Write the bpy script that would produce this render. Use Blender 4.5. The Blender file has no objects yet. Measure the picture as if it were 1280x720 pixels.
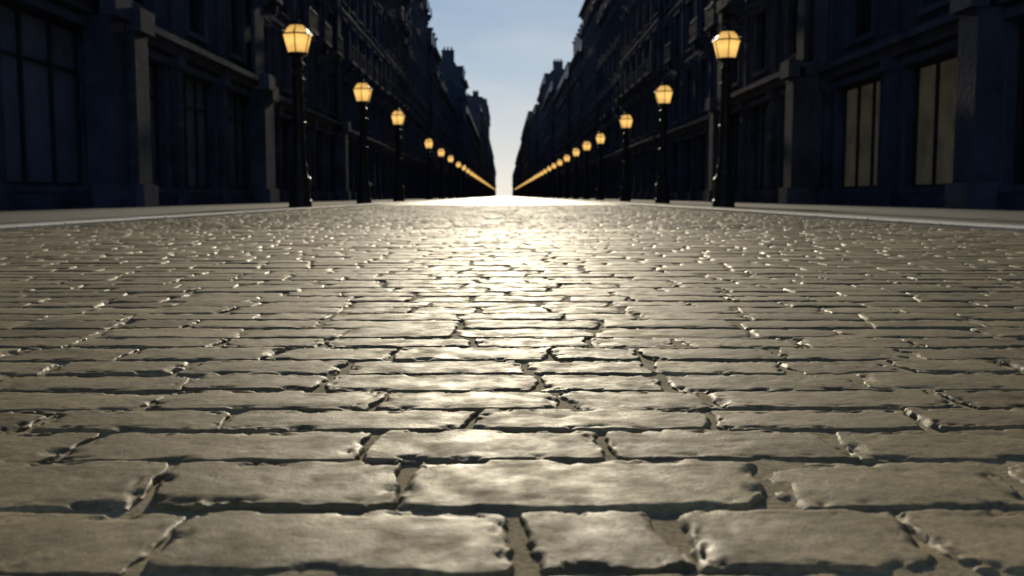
import bpy, math, random
import numpy as np
random.seed(7); rng=np.random.RandomState(11)
scene=bpy.context.scene
COL=scene.collection
scene.view_settings.view_transform='Standard'
try: scene.view_settings.look='None'
except Exception: pass
scene.view_settings.exposure=0
R=math.radians

# ---------------------------------------------------------------- materials
class NT:
    def __init__(s,name):
        s.m=bpy.data.materials.new(name); s.m.use_nodes=True
        s.t=s.m.node_tree; s.n=s.t.nodes; s.b=s.n['Principled BSDF']
    def add(s,t,**kw):
        n=s.n.new(t)
        for k,v in kw.items(): setattr(n,k,v)
        return n
    def link(s,a,b): s.t.links.new(a,b)
    def noise(s,vec,scale,detail=4,rough=.55):
        n=s.add('ShaderNodeTexNoise'); n.inputs['Scale'].default_value=scale
        n.inputs['Detail'].default_value=detail; n.inputs['Roughness'].default_value=rough
        s.link(vec,n.inputs['Vector']); return n.outputs['Fac']
    def ramp(s,fac,stops):
        n=s.add('ShaderNodeValToRGB'); e=n.color_ramp.elements
        e[0].position=stops[0][0]; e[0].color=(*stops[0][1],1)
        e[1].position=stops[-1][0]; e[1].color=(*stops[-1][1],1)
        for p,c in stops[1:-1]:
            k=e.new(p); k.color=(*c,1)
        s.link(fac,n.inputs['Fac']); return n.outputs['Color']
    def math(s,op,a,b):
        n=s.add('ShaderNodeMath',operation=op)
        for i,v in enumerate((a,b)):
            if isinstance(v,(int,float)): n.inputs[i].default_value=v
            else: s.link(v,n.inputs[i])
        return n.outputs[0]
    def mix(s,blend,fac,a,b):
        n=s.add('ShaderNodeMix',data_type='RGBA',blend_type=blend)
        for sock,v in ((n.inputs[0],fac),(n.inputs[6],a),(n.inputs[7],b)):
            if isinstance(v,(int,float)): sock.default_value=v
            elif isinstance(v,tuple): sock.default_value=(*v,1)
            else: s.link(v,sock)
        return n.outputs[2]
    def bump(s,h,strength,dist,normal=None):
        n=s.add('ShaderNodeBump'); n.inputs['Strength'].default_value=strength
        n.inputs['Distance'].default_value=dist; s.link(h,n.inputs['Height'])
        if normal is not None: s.link(normal,n.inputs['Normal'])
        return n.outputs['Normal']
    def coord(s): return s.add('ShaderNodeTexCoord').outputs['Object']

def mat_stone():
    k=NT('cobble_stone'); P=k.coord()
    at=k.add('ShaderNodeAttribute',attribute_name='tone'); tone=at.outputs['Fac']
    ed=k.add('ShaderNodeAttribute',attribute_name='rim').outputs['Fac']
    base=k.ramp(tone,[(0,(.17,.128,.060)),(.5,(.28,.217,.112)),(1,(.40,.318,.172))])
    n1=k.noise(P,9,6,.6); n2=k.noise(P,85,6,.7); n3=k.noise(P,420,3,.65)
    c1=k.ramp(n1,[(.3,(.58,.58,.58)),(.7,(1.22,1.21,1.16))])
    col=k.mix('MULTIPLY',1.0,base,c1)
    c2=k.ramp(n2,[(.34,(.48,.48,.44)),(.5,(1,1,1)),(.72,(1.3,1.3,1.22))])
    col=k.mix('MULTIPLY',.8,col,c2)
    dm=k.math('MULTIPLY',ed,k.ramp(n1,[(.35,(.7,)*3),(.65,(.25,)*3)]))
    col=k.mix('MIX',dm,col,(.14,.105,.054))
    k.link(col,k.b.inputs['Base Color'])
    r=k.ramp(k.noise(P,16,6,.62),[(.3,(.53,)*3),(.5,(.67,)*3),(.7,(.86,)*3)])
    r=k.mix('MULTIPLY',ed,r,(.86,.86,.86))
    k.link(r,k.b.inputs['Roughness'])
    k.b.inputs['Specular IOR Level'].default_value=.29
    nb=k.bump(n2,.36,.003); nb=k.bump(n3,.42,.001,nb)
    k.link(nb,k.b.inputs['Normal']); return k.m
def mat_joint():
    k=NT('sandy_joint'); P=k.coord()
    n1=k.noise(P,14,6,.6); n2=k.noise(P,160,4,.7)
    col=k.mix('MULTIPLY',.8,k.ramp(n1,[(.3,(.26,.205,.11)),(.7,(.56,.465,.27))]),k.ramp(n2,[(.3,(.5,.5,.5)),(.7,(1.3,1.3,1.3))]))
    k.link(col,k.b.inputs['Base Color']); k.b.inputs['Roughness'].default_value=.9; k.b.inputs['Specular IOR Level'].default_value=.15
    k.link(k.bump(n2,.8,.004,),k.b.inputs['Normal']); return k.m
def mat_farroad():
    k=NT('distant_cobbles'); P=k.coord()
    br=k.add('ShaderNodeTexBrick'); k.link(P,br.inputs['Vector'])
    br.inputs['Scale'].default_value=1; br.inputs['Brick Width'].default_value=.28; br.inputs['Row Height'].default_value=.155
    br.inputs['Mortar Size'].default_value=.012
    br.inputs['Color1'].default_value=(.18,.142,.075,1); br.inputs['Color2'].default_value=(.29,.235,.135,1); br.inputs['Mortar'].default_value=(.09,.07,.042,1)
    n1=k.noise(P,1.2,5,.6)
    k.link(k.mix('MULTIPLY',.8,br.outputs['Color'],k.ramp(n1,[(.3,(.6,.6,.6)),(.7,(1.3,1.3,1.25))])),k.b.inputs['Base Color'])
    k.b.inputs['Roughness'].default_value=.60; k.b.inputs['Specular IOR Level'].default_value=.38
    k.link(k.bump(k.noise(P,7,4,.6),.6,.03),k.b.inputs['Normal']); return k.m
def mat_generic(name,c,rough=.8,var=.35,scale=1.5,bump=.3,bd=.02,metal=0,spec=.3):
    k=NT(name); P=k.coord()
    n1=k.noise(P,scale,6,.6); n2=k.noise(P,scale*14,4,.6)
    lo=tuple(x*(1-var) for x in c); hi=tuple(x*(1+var) for x in c)
    col=k.ramp(n1,[(.3,lo),(.7,hi)])
    col=k.mix('MULTIPLY',.5,col,k.ramp(n2,[(.3,(.6,.6,.6)),(.7,(1.3,1.3,1.3))]))
    k.link(col,k.b.inputs['Base Color']); k.b.inputs['Roughness'].default_value=rough
    k.b.inputs['Metallic'].default_value=metal; k.b.inputs['Specular IOR Level'].default_value=spec
    if bump: k.link(k.bump(n2,bump,bd),k.b.inputs['Normal'])
    return k.m
def mat_pavement():
    k=NT('pavement_slabs'); P=k.coord()
    br=k.add('ShaderNodeTexBrick'); k.link(P,br.inputs['Vector']); br.inputs['Scale'].default_value=1
    br.inputs['Brick Width'].default_value=.9; br.inputs['Row Height'].default_value=.6; br.inputs['Mortar Size'].default_value=.012
    br.inputs['Color1'].default_value=(.095,.09,.082,1); br.inputs['Color2'].default_value=(.13,.125,.11,1); br.inputs['Mortar'].default_value=(.03,.03,.03,1)  # slab colours darkened to stand in for shadow lying over the pavement
    n=k.noise(P,2.5,6,.65)
    k.link(k.mix('MULTIPLY',.9,br.outputs['Color'],k.ramp(n,[(.3,(.5,.5,.5)),(.7,(1.3,1.3,1.3))])),k.b.inputs['Base Color'])
    k.b.inputs['Roughness'].default_value=.9; k.b.inputs['Specular IOR Level'].default_value=.12
    k.link(k.bump(k.noise(P,30,4,.6),.5,.006),k.b.inputs['Normal']); return k.m
def mat_emit(name,c,strength,base=(.1,.08,.03),zgrad=None,rough=.35,spec=.5):
    k=NT(name); P=k.coord()
    n=k.noise(P,5 if zgrad else 1.3,3,.5)
    col=k.ramp(n,[(.3,tuple(x*(.75 if zgrad else .4) for x in c)),(.7,c)])
    k.link(col,k.b.inputs['Emission Color']); k.b.inputs['Emission Strength'].default_value=strength
    k.b.inputs['Base Color'].default_value=(*base,1); k.b.inputs['Roughness'].default_value=rough
    k.b.inputs['Specular IOR Level'].default_value=spec
    if zgrad:
        sp=k.add('ShaderNodeSeparateXYZ'); k.link(P,sp.inputs[0])
        f=k.add('ShaderNodeMapRange'); f.inputs['From Min'].default_value=zgrad[0]; f.inputs['From Max'].default_value=zgrad[1]
        k.link(sp.outputs['Z'],f.inputs['Value'])
        rr=k.ramp(f.outputs[0],[(0,(.5,)*3),(.4,(1.0,)*3),(.6,(.8,)*3),(1,(.42,)*3)])
        k.link(k.math('MULTIPLY',rr,strength),k.b.inputs['Emission Strength'])
    return k.m
M={}
M['stone']=mat_stone(); M['joint']=mat_joint(); M['far']=mat_farroad(); M['pave']=mat_pavement()
M['kerb']=mat_generic('kerb_granite',(.72,.70,.64),.6,.2,3,.3,.006)
M['ground']=mat_generic('earth',(.12,.11,.09),.9,.3,.2)
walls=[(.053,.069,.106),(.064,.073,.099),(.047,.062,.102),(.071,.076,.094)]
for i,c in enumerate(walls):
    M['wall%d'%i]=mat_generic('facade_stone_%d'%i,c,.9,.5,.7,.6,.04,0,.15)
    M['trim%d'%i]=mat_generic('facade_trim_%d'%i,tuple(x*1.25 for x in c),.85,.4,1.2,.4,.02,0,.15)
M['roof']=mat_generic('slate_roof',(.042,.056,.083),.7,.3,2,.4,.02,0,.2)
M['glass']=mat_generic('window_glass',(.012,.016,.024),.15,.3,.8,0,0,0,.4)
M['shop']=mat_generic('shopfront_panel',(.095,.13,.20),.6,.3,1,.1,.01,0,.2)
M['blind']=mat_emit('lit_blind',(1,.87,.60),.024,(.15,.13,.09),None,.9,.05)
M['frame']=mat_generic('window_frame',(.02,.024,.034),.5,.2,4,.1,.005)
M['iron']=mat_generic('cast_iron',(.016,.018,.022),.5,.3,8,.2,.004,.3,.4)
M['lampglass']=mat_emit('lantern_glass',(1.0,.58,.16),1.4,(.2,.13,.04),(3.72,4.5))

# ---------------------------------------------------------------- noise
def h2(ix,iy):
    n=(ix*374761393+iy*668265263+1013904223)&0xffffffff
    n=((n^(n>>13))*1274126177)&0xffffffff
    n=((n^(n>>16))*2246822519)&0xffffffff
    return ((n^(n>>15))&0xffff)*(2/65535.0)-1
def vnoise(x,y):
    ix=np.floor(x); iy=np.floor(y); fx=x-ix; fy=y-iy; ix=ix.astype(np.int64); iy=iy.astype(np.int64)
    u=fx*fx*fx*(fx*(fx*6-15)+10); v=fy*fy*fy*(fy*(fy*6-15)+10)
    a=h2(ix,iy); b=h2(ix+1,iy); c=h2(ix,iy+1); d=h2(ix+1,iy+1)
    return (a+(b-a)*u)*(1-v)+(c+(d-c)*u)*v
def fbm(x,y,o=4,g=.5):
    r=0;a=1;f=1;cs,sn=math.cos(.6),math.sin(.6)
    for i in range(o):
        r=r+a*vnoise(x*f+i*17.3,y*f+i*9.1); a*=g; f*=2.03; x,y=x*cs-y*sn,x*sn+y*cs
    return r

def np_mesh(name,verts,faces,mat,attrs={},smooth=True):
    me=bpy.data.meshes.new(name); nf,k=faces.shape
    me.vertices.add(len(verts)); me.vertices.foreach_set('co',verts.astype(np.float32).ravel())
    me.loops.add(nf*k); me.loops.foreach_set('vertex_index',faces.astype(np.int32).ravel())
    me.polygons.add(nf); me.polygons.foreach_set('loop_start',(np.arange(nf)*k).astype(np.int32))
    me.polygons.foreach_set('loop_total',np.full(nf,k,np.int32))
    me.update(calc_edges=True)
    me.polygons.foreach_set('use_smooth',np.full(nf,smooth,bool))
    for an,av in attrs.items():
        a=me.attributes.new(an,'FLOAT','POINT'); a.data.foreach_set('value',av.astype(np.float32))
    me.materials.append(mat)
    o=bpy.data.objects.new(name,me); COL.objects.link(o); return o

# ---------------------------------------------------------------- cobbles
KX=4.38; PITCH=.152
def axis(n,p=1.7):
    t=np.linspace(-1,1,n+1); return np.sign(t)*(1-(1-np.abs(t))**p)
V=[];F=[];T=[];RM=[];off=0
def stones(xa,xb,y,pitch,nu,nv):
    global off
    U,Vv=np.meshgrid(axis(nu),axis(nv)); U=U.ravel()[None]; Vv=Vv.ravel()[None]
    idx=np.arange((nu+1)*(nv+1)).reshape(nv+1,nu+1)
    quad=np.stack([idx[:-1,:-1],idx[:-1,1:],idx[1:,1:],idx[1:,:-1]],-1).reshape(-1,4)
    n=len(xa); ru=lambda a,b: rng.uniform(a,b,n)[:,None]
    xa=np.array(xa)[:,None]; xb=np.array(xb)[:,None]
    a=(xb-xa)/2-ru(.0005,.004); b=pitch/2-ru(.0002,.0022)
    cx=(xa+xb)/2; cy=y+pitch/2+ru(-.003,.003)
    c=ru(.02,.10)
    ex=1-c*np.abs(Vv)**5*np.abs(U)*.6*(b/a); ey=1-c*np.abs(U)**7*np.abs(Vv)
    px=a*U*ex*(1+ru(-.04,.04)*Vv)+ru(-.15,.15)*b*Vv*1.2
    py=b*Vv*ey*(1+ru(-.06,.06)*U)
    X=cx+px; Y=cy+py; seed=np.floor(ru(0,500))*1.37
    edge=np.maximum(np.abs(U),np.abs(Vv))**3
    oc=5 if nu>=22 else 3
    X=X+edge*.0045*fbm(X*24+seed,Y*24,oc,.55); Y=Y+edge*.0035*fbm(X*24+50,Y*30+seed,oc,.55)
    e=np.minimum(a*(1-np.abs(U)),b*(1-np.abs(Vv)))
    cn=fbm(X*20+seed,Y*20,oc,.55)
    rr=ru(.0045,.010)*(1+.9*np.clip(cn,-.7,1.6))
    q=np.clip(1-e/rr,0,1)
    Z=-.012*q**1.8
    Z=Z-.0012*((U*.9)**2*.7+(Vv*.9)**2)*ru(-.1,1.4)
    Z=Z+px*ru(-.008,.008)+py*ru(-.016,.018)+ru(-.0020,.0015)
    rim=np.clip(1-e/(rr*1.3),0,1)
    if nu>=12:
        Z=Z+.0005*fbm(X*9+seed,Y*9,2)+.00036*fbm(X*42+seed,Y*42,4,g=.6)
        pit=fbm(X*60,Y*60+seed,3); Z=Z-.0014*np.clip(pit-.5,0,1)
        if nu>=22:
            ch=fbm(X*27+9,Y*27+seed,4,.6); m=np.clip(1-e/.026,0,1)
            cc=np.clip((ch-.34)*6,0,1)*np.clip(m*2.2,0,1)
            Z=Z-.0022*cc-.004*m*np.clip(ch-.27,0,.6); rim=np.maximum(rim,.4*cc)
    V.append(np.stack([X,Y,Z],-1).reshape(-1,3)); m=X.shape[1]
    F.append((quad[None]+(off+np.arange(n)*m)[:,None,None]).reshape(-1,4)); off+=X.size
    T.append(np.repeat(np.clip(rng.normal(.5,.26,n),0,1),m)); RM.append(np.broadcast_to(rim,X.shape).ravel())
FIX=[(.773,.165,[-.30,.012,.154,.37]),(.938,.175,[-.365,-.109,.277,.54]),(1.113,.149,[-.52,-.165,.122,.409]),
     (1.262,.126,[-.374,-.043,.28,.56]),(1.388,.141,[-.51,-.184,.083,.31,.666])]
rsz=lambda: random.choice([random.uniform(.17,.23),random.uniform(.22,.31),random.uniform(.29,.36)])
rows=[]
y=.773-19*PITCH
while y<.77: rows.append((y,PITCH,None)); y+=PITCH
rows+=FIX; y=1.529
while y<34:
    p=PITCH*random.uniform(.9,1.08); rows.append((y,p,None)); y+=p
for y,pitch,fx in rows:
    if y<.3: r0,r1,lim=(12,8),(12,8),9
    elif y<2.1: r0,r1,lim=(64,34),(14,8),.5+.6*y
    elif y<4: r0,r1,lim=(26,15),(12,8),.6+.6*y
    elif y<9: r0,r1,lim=(12,7),(12,7),9
    else: r0,r1,lim=(6,4),(6,4),9
    if fx is None:
        xs=[-KX-random.uniform(0,.15)]
    else:
        xs=list(fx)
        while xs[0]>-KX+.1: xs.insert(0,xs[0]-rsz())
    while xs[-1]<KX-.12: xs.append(xs[-1]+rsz())
    xs[0]=-KX; xs[-1]=KX
    A=[];Bq=[]
    for i in range(len(xs)-1):
        if xs[i+1]-xs[i]<.06: continue
        (A if abs(xs[i]+xs[i+1])/2<lim else Bq).append((xs[i],xs[i+1]))
    for S_,rs in ((A,r0),(Bq,r1)):
        if S_: stones([s[0] for s in S_],[s[1] for s in S_],y,pitch,*rs)
YEND=rows[-1][0]+rows[-1][1]
np_mesh('cobblestone_paving',np.concatenate(V),np.concatenate(F),M['stone'],{'tone':np.concatenate(T),'rim':np.concatenate(RM)})
def sheet(name,x0,x1,y0,y1,nx,ny,z,amp,fs,mat):
    gx,gy=np.meshgrid(np.linspace(x0,x1,nx+1),np.linspace(y0,y1,ny+1)); gx=gx.ravel(); gy=gy.ravel()
    gz=z+(amp*fbm(gx*fs,gy*fs,3) if amp else 0*gx)
    idx=np.arange(len(gx)).reshape(ny+1,nx+1)
    q=np.stack([idx[:-1,:-1],idx[:-1,1:],idx[1:,1:],idx[1:,:-1]],-1).reshape(-1,4)
    return np_mesh(name,np.stack([gx,gy,gz],-1),q,mat)
sheet('joint_sand',-KX,KX,-2.2,5,440,360,-.0054,.0026,9,M['joint'])
sheet('joint_sand',-KX,KX,5,YEND,60,120,-.0056,.0014,5,M['joint'])
sheet('road',-KX,KX,YEND,900,12,600,-.003,.006,.9,M['far'])
sheet('ground',-4000,4000,-400,9000,4,4,-.12,0,1,M['ground'])

# ---------------------------------------------------------------- box batcher
class Batch:
    def __init__(s): s.d={}
    def verts(s,mat,vs,fs):
        L=s.d.setdefault(mat,([],[])); o=len(L[0]); L[0].extend(vs); L[1].extend([tuple(i+o for i in f) for f in fs])
    def box(s,mat,x0,x1,y0,y1,z0,z1):
        if x1<x0: x0,x1=x1,x0
        vs=[(x0,y0,z0),(x1,y0,z0),(x1,y1,z0),(x0,y1,z0),(x0,y0,z1),(x1,y0,z1),(x1,y1,z1),(x0,y1,z1)]
        s.verts(mat,vs,[(0,3,2,1),(4,5,6,7),(0,1,5,4),(1,2,6,5),(2,3,7,6),(3,0,4,7)])
    def build(s,rootname,names,loc=(0,0,0)):
        e=bpy.data.objects.new(rootname,None); e.location=loc; COL.objects.link(e)
        for mat,(vs,fs) in s.d.items():
            me=bpy.data.meshes.new(names.get(mat,mat)); me.from_pydata(vs,[],fs); me.materials.append(M[mat]); me.update()
            o=bpy.data.objects.new(names.get(mat,mat),me); COL.objects.link(o); o.parent=e
        return e

PZ=.028
def kerb(side):
    B=Batch(); y=-3
    while y<880:
        L=1.0 if y<60 else 6.0
        dx=random.uniform(-.004,.004); dz=random.uniform(-.002,.003)
        B.box('kerb',side*(KX+dx+.005),side*(KX+.34),y+.004,y+L-.004,-.1,PZ+.006+dz)
        y+=L
    e=B.build('kerb',{'kerb':'kerb_stones'})
    ob=e.children[0]
    bv=ob.modifiers.new('b','BEVEL'); bv.width=.010; bv.segments=2
    P=Batch(); P.box('pave',side*(KX+.343),side*14,-3,880,-.1,PZ); P.build('pavement',{'pave':'slabs'})
for s in (-1,1): kerb(s)

# ---------------------------------------------------------------- buildings
def building(side,y0,y1,H,X,bay=3.6,gf=4.2,w=0,ground='shop',ow=.62,near=False,mans=3.6,bigpier=False,lit=False):
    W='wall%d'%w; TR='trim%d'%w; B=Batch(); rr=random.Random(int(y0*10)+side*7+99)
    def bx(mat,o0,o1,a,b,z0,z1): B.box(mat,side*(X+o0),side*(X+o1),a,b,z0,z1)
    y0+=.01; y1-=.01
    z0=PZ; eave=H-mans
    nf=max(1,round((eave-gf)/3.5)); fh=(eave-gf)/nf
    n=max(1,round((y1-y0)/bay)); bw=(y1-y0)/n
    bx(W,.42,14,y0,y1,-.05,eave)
    floors=[(z0,gf)]+[(gf+i*fh,gf+(i+1)*fh) for i in range(nf)]
    for fi,(fa,fb) in enumerate(floors):
        o=bw*(ow if fi==0 else .36); 
        if fi==0: sill=.5 if ground!='door' else .1; oz0=fa+sill; oz1=fb-.75
        else: oz0=fa+.55; oz1=fb-.6
        for i in range(n+1):
            a=y0+i*bw-(bw-o)/2; b=a+(bw-o); a=max(a,y0); b=min(b,y1)
            bx(W,0,.42,a,b,fa,fb)
        for i in range(n):
            c=y0+(i+.5)*bw; a=c-o/2; b=c+o/2
            bx(W,.003,.42,a,b,fa,oz0); bx(W,.003,.42,a,b,oz1,fb)
            gm='glass'
            if fi==0: gm='blind' if lit and i in lit else ('shop' if ground=='shop' else 'glass')
            bx(gm,.30,.34,a,b,oz0,oz1)
            k=(3 if fi==0 else 2)
            for j in range(k+1):
                t=a+(b-a)*j/k; t=min(max(t,a+.04),b-.04)
                bx('frame',.22,.30,t-.04,t+.04,oz0,oz1)
            bx('frame',.225,.297,a,b,oz0,oz0+.07); bx('frame',.225,.297,a,b,oz1-.07,oz1)
            if not (fi==0 and lit): bx('frame',.232,.296,a,b,oz0+(oz1-oz0)*.72,oz0+(oz1-oz0)*.72+.06)
            bx(TR,-.10,.0,a-.16,b+.16,oz0-.16,oz0-.002)
            if fi>0 or near:
                bx(TR,-.05,0,a-.15,a-.002,oz0,oz1); bx(TR,-.05,0,b+.002,b+.15,oz0,oz1)
                bx(TR,-.12,0,a-.22,b+.22,oz1+.02,oz1+.22)
                if fi==1 and near:
                    s_=side; vs=[(s_*(X-.16),a-.25,oz1+.222),(s_*(X-.16),b+.25,oz1+.222),(s_*(X-.16),c,oz1+.6),
                                 (s_*X,a-.25,oz1+.222),(s_*X,b+.25,oz1+.222),(s_*X,c,oz1+.6)]
                    B.verts(TR,vs,[(0,1,2),(3,5,4),(0,3,4,1),(1,4,5,2),(2,5,3,0)])
            if fi in (2,nf) and fi>0 and rr.random()<.8:
                bx(TR,-.62,-.101,a-.3,b+.3,fa+.36,fa+.5)
                bx('frame',-.60,-.56,a-.28,b+.28,fa+1.35,fa+1.40)
                m=int((b-a+.56)/(.14 if near else .3))
                for q in range(m+1):
                    t=a-.28+(b-a+.56)*q/m
                    bx('frame',-.59,-.57,t-.012,t+.012,fa+.5,fa+1.35)
                for t in (a-.28,b+.28): bx('frame',-.595,-.11,t-.013,t+.013,fa+1.31,fa+1.345)
                for t in (a-.1,b+.1): bx(TR,-.42,-.0,t-.08,t+.08,fa+.02,fa+.358)
        pj=.42 if fi==0 else .14
        if fi<len(floors)-1:
            bx(TR,-pj,-.0,y0,y1,fb-.16,fb+.02); bx(TR,-pj*.55,-.001,y0+.02,y1-.02,fb-.42,fb-.163)
    for i in range(n+1):
        c=y0+i*bw; hw=.34*min(1,bw*.12+.3)
        a=max(c-hw,y0); b=min(c+hw,y1)
        if i in(0,n) and bigpier:
            a=y0 if i==0 else y1-1.0; b=y0+1.0 if i==0 else y1
            bx(TR,-.75,-.002,a,b,z0,z0+.55); bx(W,-.62,-.002,a+.06,b-.06,z0+.55,gf-.45)
            bx(TR,-.8,-.43,a-.0,b,gf-.45,gf+.1); bx(W,-.3,-.141,a+.1,b-.1,gf+.1,eave-.7)
        else:
            bx(TR,-.30,-.002,a,b,z0,z0+.5); bx(W,-.20,-.002,a+.05,b-.05,z0+.5,gf-.75)
            bx(TR,-.29,-.002,a,b,gf-.75,gf-.422)
            if near: bx(W,-.10,-.002,a+.08,b-.08,gf+.02,eave-.7)
    bx(W,-.12,-.003,y0+.003,y1-.003,z0,z0+.32)
    bx(TR,-.25,.42,y0,y1,eave-.55,eave-.25); bx(TR,-.6,.42,y0-.0,y1,eave-.248,eave)
    m=int((y1-y0)/(.55 if near else 1.6))
    for q in range(m):
        t=y0+.2+q*(y1-y0-.4)/m; bx(TR,-.52,-.252,t,t+.2,eave-.42,eave-.25)
    zt=eave+mans*.86; ins=1.5
    if mans>.5:
        xs=[side*(X-.1),side*(X+ins),side*(X+6),side*(X+12.5),side*(X+14)]; zs=[eave,zt,H,zt,eave]
        vs=[(x,yy,z) for yy in (y0,y1) for x,z in zip(xs,zs)]
        B.verts('roof',vs,[(0,1,2,3,4),(9,8,7,6,5),(0,5,6,1),(1,6,7,2),(2,7,8,3),(3,8,9,4)])
        for i in range(n):
            c=y0+(i+.5)*bw; d=.6
            bx(TR,.12,1.6,c-d,c+d,eave+.3,eave+mans*.68)
            bx(TR,-.03,1.7,c-d-.12,c+d+.12,eave+mans*.68,eave+mans*.68+.16)
            bx('glass',.10,.118,c-d+.2,c+d-.2,eave+.6,eave+mans*.6)
        for q in range(1+int((y1-y0)/18)):
            t=y0+.3+q*17; h=H+rr.uniform(.3,1.5)
            if t+1.2<y1:
                o=rr.uniform(1.6,3.2)
                bx(W,o,o+2.2,t,t+.9,eave,h); bx(TR,o-.08,o+2.28,t-.08,t+.98,h,h+.18)
                for u in range(3): bx('roof',o+.3+u*.65,o+.6+u*.65,t+.3,t+.6,h+.18,h+.75)
    return B.build('stone_building',{W:'walls',TR:'mouldings','roof':'roof','glass':'windows','shop':'shopfront','blind':'lit_windows','frame':'window_frames'})

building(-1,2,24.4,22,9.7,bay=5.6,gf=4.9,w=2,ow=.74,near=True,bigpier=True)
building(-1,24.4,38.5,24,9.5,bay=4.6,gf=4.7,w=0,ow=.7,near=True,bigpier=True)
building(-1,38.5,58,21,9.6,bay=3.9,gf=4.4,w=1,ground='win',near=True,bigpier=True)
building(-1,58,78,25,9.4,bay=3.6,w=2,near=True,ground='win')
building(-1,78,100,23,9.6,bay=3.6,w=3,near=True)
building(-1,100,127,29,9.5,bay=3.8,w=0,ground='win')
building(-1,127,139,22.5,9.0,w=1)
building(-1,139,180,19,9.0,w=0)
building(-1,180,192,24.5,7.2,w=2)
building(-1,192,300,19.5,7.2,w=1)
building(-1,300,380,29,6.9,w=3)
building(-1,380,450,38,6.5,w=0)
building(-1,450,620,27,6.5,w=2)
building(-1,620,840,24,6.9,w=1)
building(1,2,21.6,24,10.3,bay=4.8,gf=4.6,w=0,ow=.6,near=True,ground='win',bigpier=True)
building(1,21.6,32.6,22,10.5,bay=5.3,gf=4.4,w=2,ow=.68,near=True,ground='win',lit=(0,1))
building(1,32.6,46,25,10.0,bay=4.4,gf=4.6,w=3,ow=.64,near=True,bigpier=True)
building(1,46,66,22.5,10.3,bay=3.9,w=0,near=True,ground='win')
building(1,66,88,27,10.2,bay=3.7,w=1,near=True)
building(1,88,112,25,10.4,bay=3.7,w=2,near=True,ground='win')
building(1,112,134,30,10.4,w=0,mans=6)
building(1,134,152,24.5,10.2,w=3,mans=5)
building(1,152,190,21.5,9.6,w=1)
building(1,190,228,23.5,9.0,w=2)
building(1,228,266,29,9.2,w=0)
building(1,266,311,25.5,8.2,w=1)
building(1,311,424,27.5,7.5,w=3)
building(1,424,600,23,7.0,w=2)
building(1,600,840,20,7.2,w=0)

# ---------------------------------------------------------------- street lamps
def lathe(prof,seg=16,rot=0):
    vs=[];fs=[]
    for r,z in prof:
        for k in range(seg):
            t=2*math.pi*k/seg+rot; vs.append((r*math.cos(t),r*math.sin(t),z))
    for i in range(len(prof)-1):
        for k in range(seg):
            k2=(k+1)%seg; fs.append((i*seg+k,i*seg+k2,(i+1)*seg+k2,(i+1)*seg+k))
    fs.append(tuple(range(seg-1,-1,-1))); fs.append(tuple((len(prof)-1)*seg+k for k in range(seg)))
    return vs,fs
def mk(name,parts,mat,smooth=False):
    vs=[];fs=[]
    for v,f in parts:
        o=len(vs); vs+=v; fs+=[tuple(i+o for i in q) for q in f]
    me=bpy.data.meshes.new(name); me.from_pydata(vs,[],fs); me.materials.append(mat); me.update()
    if smooth:
        me.polygons.foreach_set('use_smooth',[True]*len(me.polygons))
        try: me.set_sharp_from_angle(angle=R(35))
        except Exception: pass
    return me
def bar(p,q,r,seg=6):
    from mathutils import Vector
    p=Vector(p);q=Vector(q); d=(q-p).normalized(); u=d.orthogonal().normalized(); w=d.cross(u)
    vs=[tuple(c+u*r*math.cos(2*math.pi*k/seg)+w*r*math.sin(2*math.pi*k/seg)) for c in (p,q) for k in range(seg)]
    fs=[(k,(k+1)%seg,seg+(k+1)%seg,seg+k) for k in range(seg)]+[tuple(range(seg-1,-1,-1)),tuple(range(seg,2*seg))]
    return vs,fs
post=[(.27,0),(.27,.16),(.24,.2),(.24,.62),(.26,.66),(.26,.72),(.19,.80),(.165,.98),(.18,1.02),(.165,1.06),(.14,1.15),(.135,2.0),(.155,2.03),(.155,2.08),(.13,2.11),(.12,3.05),(.145,3.09),(.145,3.14),(.11,3.18),(.095,3.38),(.13,3.44),(.16,3.50),(.10,3.56),(.09,3.64),(.17,3.70),(.245,3.74),(.245,3.77)]
me_post=mk('post',[lathe(post,20),bar((-.38,0,3.25),(.38,0,3.25),.022,8),bar((-.4,0,3.25),(-.36,0,3.25),.04,8),bar((.36,0,3.25),(.4,0,3.25),.04,8)],M['iron'],True)
S=6
gb,gt=(.235,3.77),(.345,4.20)
me_glass=mk('lantern_glass',[lathe([gb,gt],S),lathe([(.31,4.225),(.26,4.34),(.18,4.43)],S)],M['lampglass'])
fr=[lathe([(.355,4.195),(.37,4.21),(.36,4.23),(.32,4.235)],S),lathe([(.19,4.425),(.20,4.45),(.13,4.47),(.10,4.53),(.05,4.56),(.025,4.60),(.035,4.63),(.012,4.69)],12)]
for k in range(S):
    t=2*math.pi*k/S; c,s_=math.cos(t),math.sin(t)
    fr.append(bar((gb[0]*c,gb[0]*s_,gb[1]),(gt[0]*c*1.01,gt[0]*s_*1.01,gt[1]),.013))
    fr.append(bar((.31*c,.31*s_,4.225),(.26*c,.26*s_,4.34),.010)); fr.append(bar((.26*c,.26*s_,4.34),(.18*c,.18*s_,4.43),.010))
    v,f=lathe([(.012,4.23),(.022,4.26),(.004,4.31)],6); fr.append(([(x+.345*c,y_+.345*s_,z) for x,y_,z in v],f))
me_frame=mk('lantern_frame',fr,M['iron'])
def lamp(x,y):
    e=bpy.data.objects.new('street_lamp',None); e.location=(x,y,PZ); e.rotation_euler[2]=R(random.uniform(-6,6)+90); sc=random.uniform(.955,.97); e.scale=(sc*1.06,sc*1.06,sc)
    COL.objects.link(e)
    for n,m in (('post',me_post),('lantern_glass',me_glass),('lantern_frame',me_frame)):
        o=bpy.data.objects.new(n,m); COL.objects.link(o); o.parent=e
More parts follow.
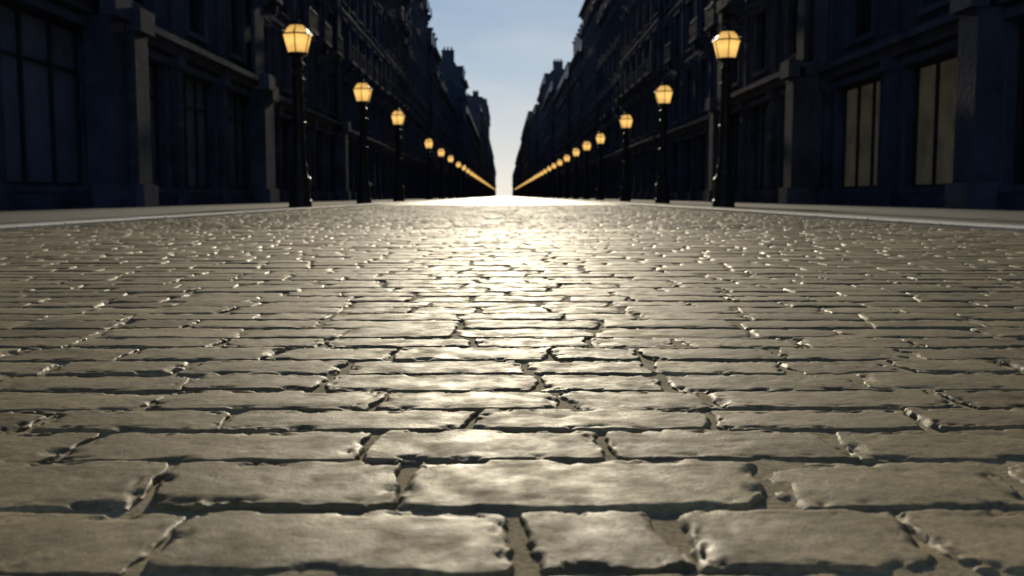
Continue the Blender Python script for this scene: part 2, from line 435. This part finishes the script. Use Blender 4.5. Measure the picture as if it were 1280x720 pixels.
Ls=[(-4.84,23.8),(-5.06,36.2),(-5.0,47.6),(-5.3,71),(-5.3,85),(-5.3,100),(-5.3,117)]
Rs=[(5.46,24.8),(5.86,36.9),(6.08,50),(6.2,64.5),(6.15,74.5),(6.15,85.5),(6.15,98)]
yy=133
while yy<560: Ls.append((-5.3,yy)); yy+=15.5
yy=110.5
while yy<560: Rs.append((6.15,yy)); yy+=13
for p in Ls+Rs: lamp(*p)

# ---------------------------------------------------------------- light
ELEV=12.5
w=bpy.data.worlds.new('World'); scene.world=w; w.use_nodes=True
t=w.node_tree; bg=t.nodes['Background']; L=t.links.new
sky=t.nodes.new('ShaderNodeTexSky'); sky.sky_type='NISHITA'; sky.sun_disc=False
sky.sun_elevation=R(ELEV); sky.sun_rotation=0; sky.air_density=1.0; sky.dust_density=.4; sky.ozone_density=3
tc=t.nodes.new('ShaderNodeTexCoord')
mp=t.nodes.new('ShaderNodeMapping'); mp.inputs['Scale'].default_value=(5,5,16); L(tc.outputs['Generated'],mp.inputs['Vector'])
nz=t.nodes.new('ShaderNodeTexNoise'); nz.inputs['Scale'].default_value=1.8; nz.inputs['Detail'].default_value=7; L(mp.outputs[0],nz.inputs['Vector'])
rp=t.nodes.new('ShaderNodeValToRGB'); rp.color_ramp.elements[0].position=.42; rp.color_ramp.elements[0].color=(0,0,0,1); rp.color_ramp.elements[1].position=.72; rp.color_ramp.elements[1].color=(.55,.55,.55,1)
L(nz.outputs['Fac'],rp.inputs['Fac'])
sp=t.nodes.new('ShaderNodeSeparateXYZ'); L(tc.outputs['Generated'],sp.inputs[0])
gr=t.nodes.new('ShaderNodeValToRGB'); e=gr.color_ramp.elements
e[0].position=0; e[0].color=(.74,.75,.73,1); e[1].position=1; e[1].color=(.04,.07,.15,1)
for p,c in ((.05,(.58,.63,.67)),(.12,(.38,.49,.61)),(.2,(.26,.38,.55)),(.45,(.07,.115,.22))):
    q=e.new(p); q.color=(*c,1)
L(sp.outputs['Z'],gr.inputs['Fac'])
sc=t.nodes.new('ShaderNodeMix'); sc.data_type='RGBA'; sc.blend_type='MULTIPLY'; sc.inputs[0].default_value=1
L(gr.outputs['Color'],sc.inputs[6]); sc.inputs[7].default_value=(10,10,10,1)
m1=t.nodes.new('ShaderNodeMix'); m1.data_type='RGBA'; m1.inputs[0].default_value=.06
L(sc.outputs[2],m1.inputs[6]); L(sky.outputs[0],m1.inputs[7])
cm=t.nodes.new('ShaderNodeMapRange'); cm.inputs['From Min'].default_value=.03; cm.inputs['From Max'].default_value=.3; cm.inputs['To Min'].default_value=1; cm.inputs['To Max'].default_value=0; L(sp.outputs['Z'],cm.inputs['Value'])
cf=t.nodes.new('ShaderNodeMath'); cf.operation='MULTIPLY'; L(rp.outputs['Color'],cf.inputs[0]); L(cm.outputs[0],cf.inputs[1])
mx=t.nodes.new('ShaderNodeMix'); mx.data_type='RGBA'; L(cf.outputs[0],mx.inputs[0]); L(m1.outputs[2],mx.inputs[6]); mx.inputs[7].default_value=(7.2,7.2,7.3,1)
L(mx.outputs[2],bg.inputs['Color']); bg.inputs['Strength'].default_value=.1
sl=bpy.data.lights.new('sun','SUN'); sl.energy=3.4; sl.angle=R(2.5); sl.color=(1,.88,.66)
so=bpy.data.objects.new('sun',sl); so.rotation_euler=(-R(90-ELEV),0,0); COL.objects.link(so)

# ---------------------------------------------------------------- camera
cd=bpy.data.cameras.new('camera'); cd.lens=35; cd.sensor_width=36; cd.clip_start=.02; cd.clip_end=20000
cd.dof.use_dof=True; cd.dof.focus_distance=1.8; cd.dof.aperture_fstop=7
co=bpy.data.objects.new('camera',cd); co.location=(0,0,.3); co.rotation_euler=(R(90-5.28),0,R(-.46)); COL.objects.link(co)
scene.camera=co
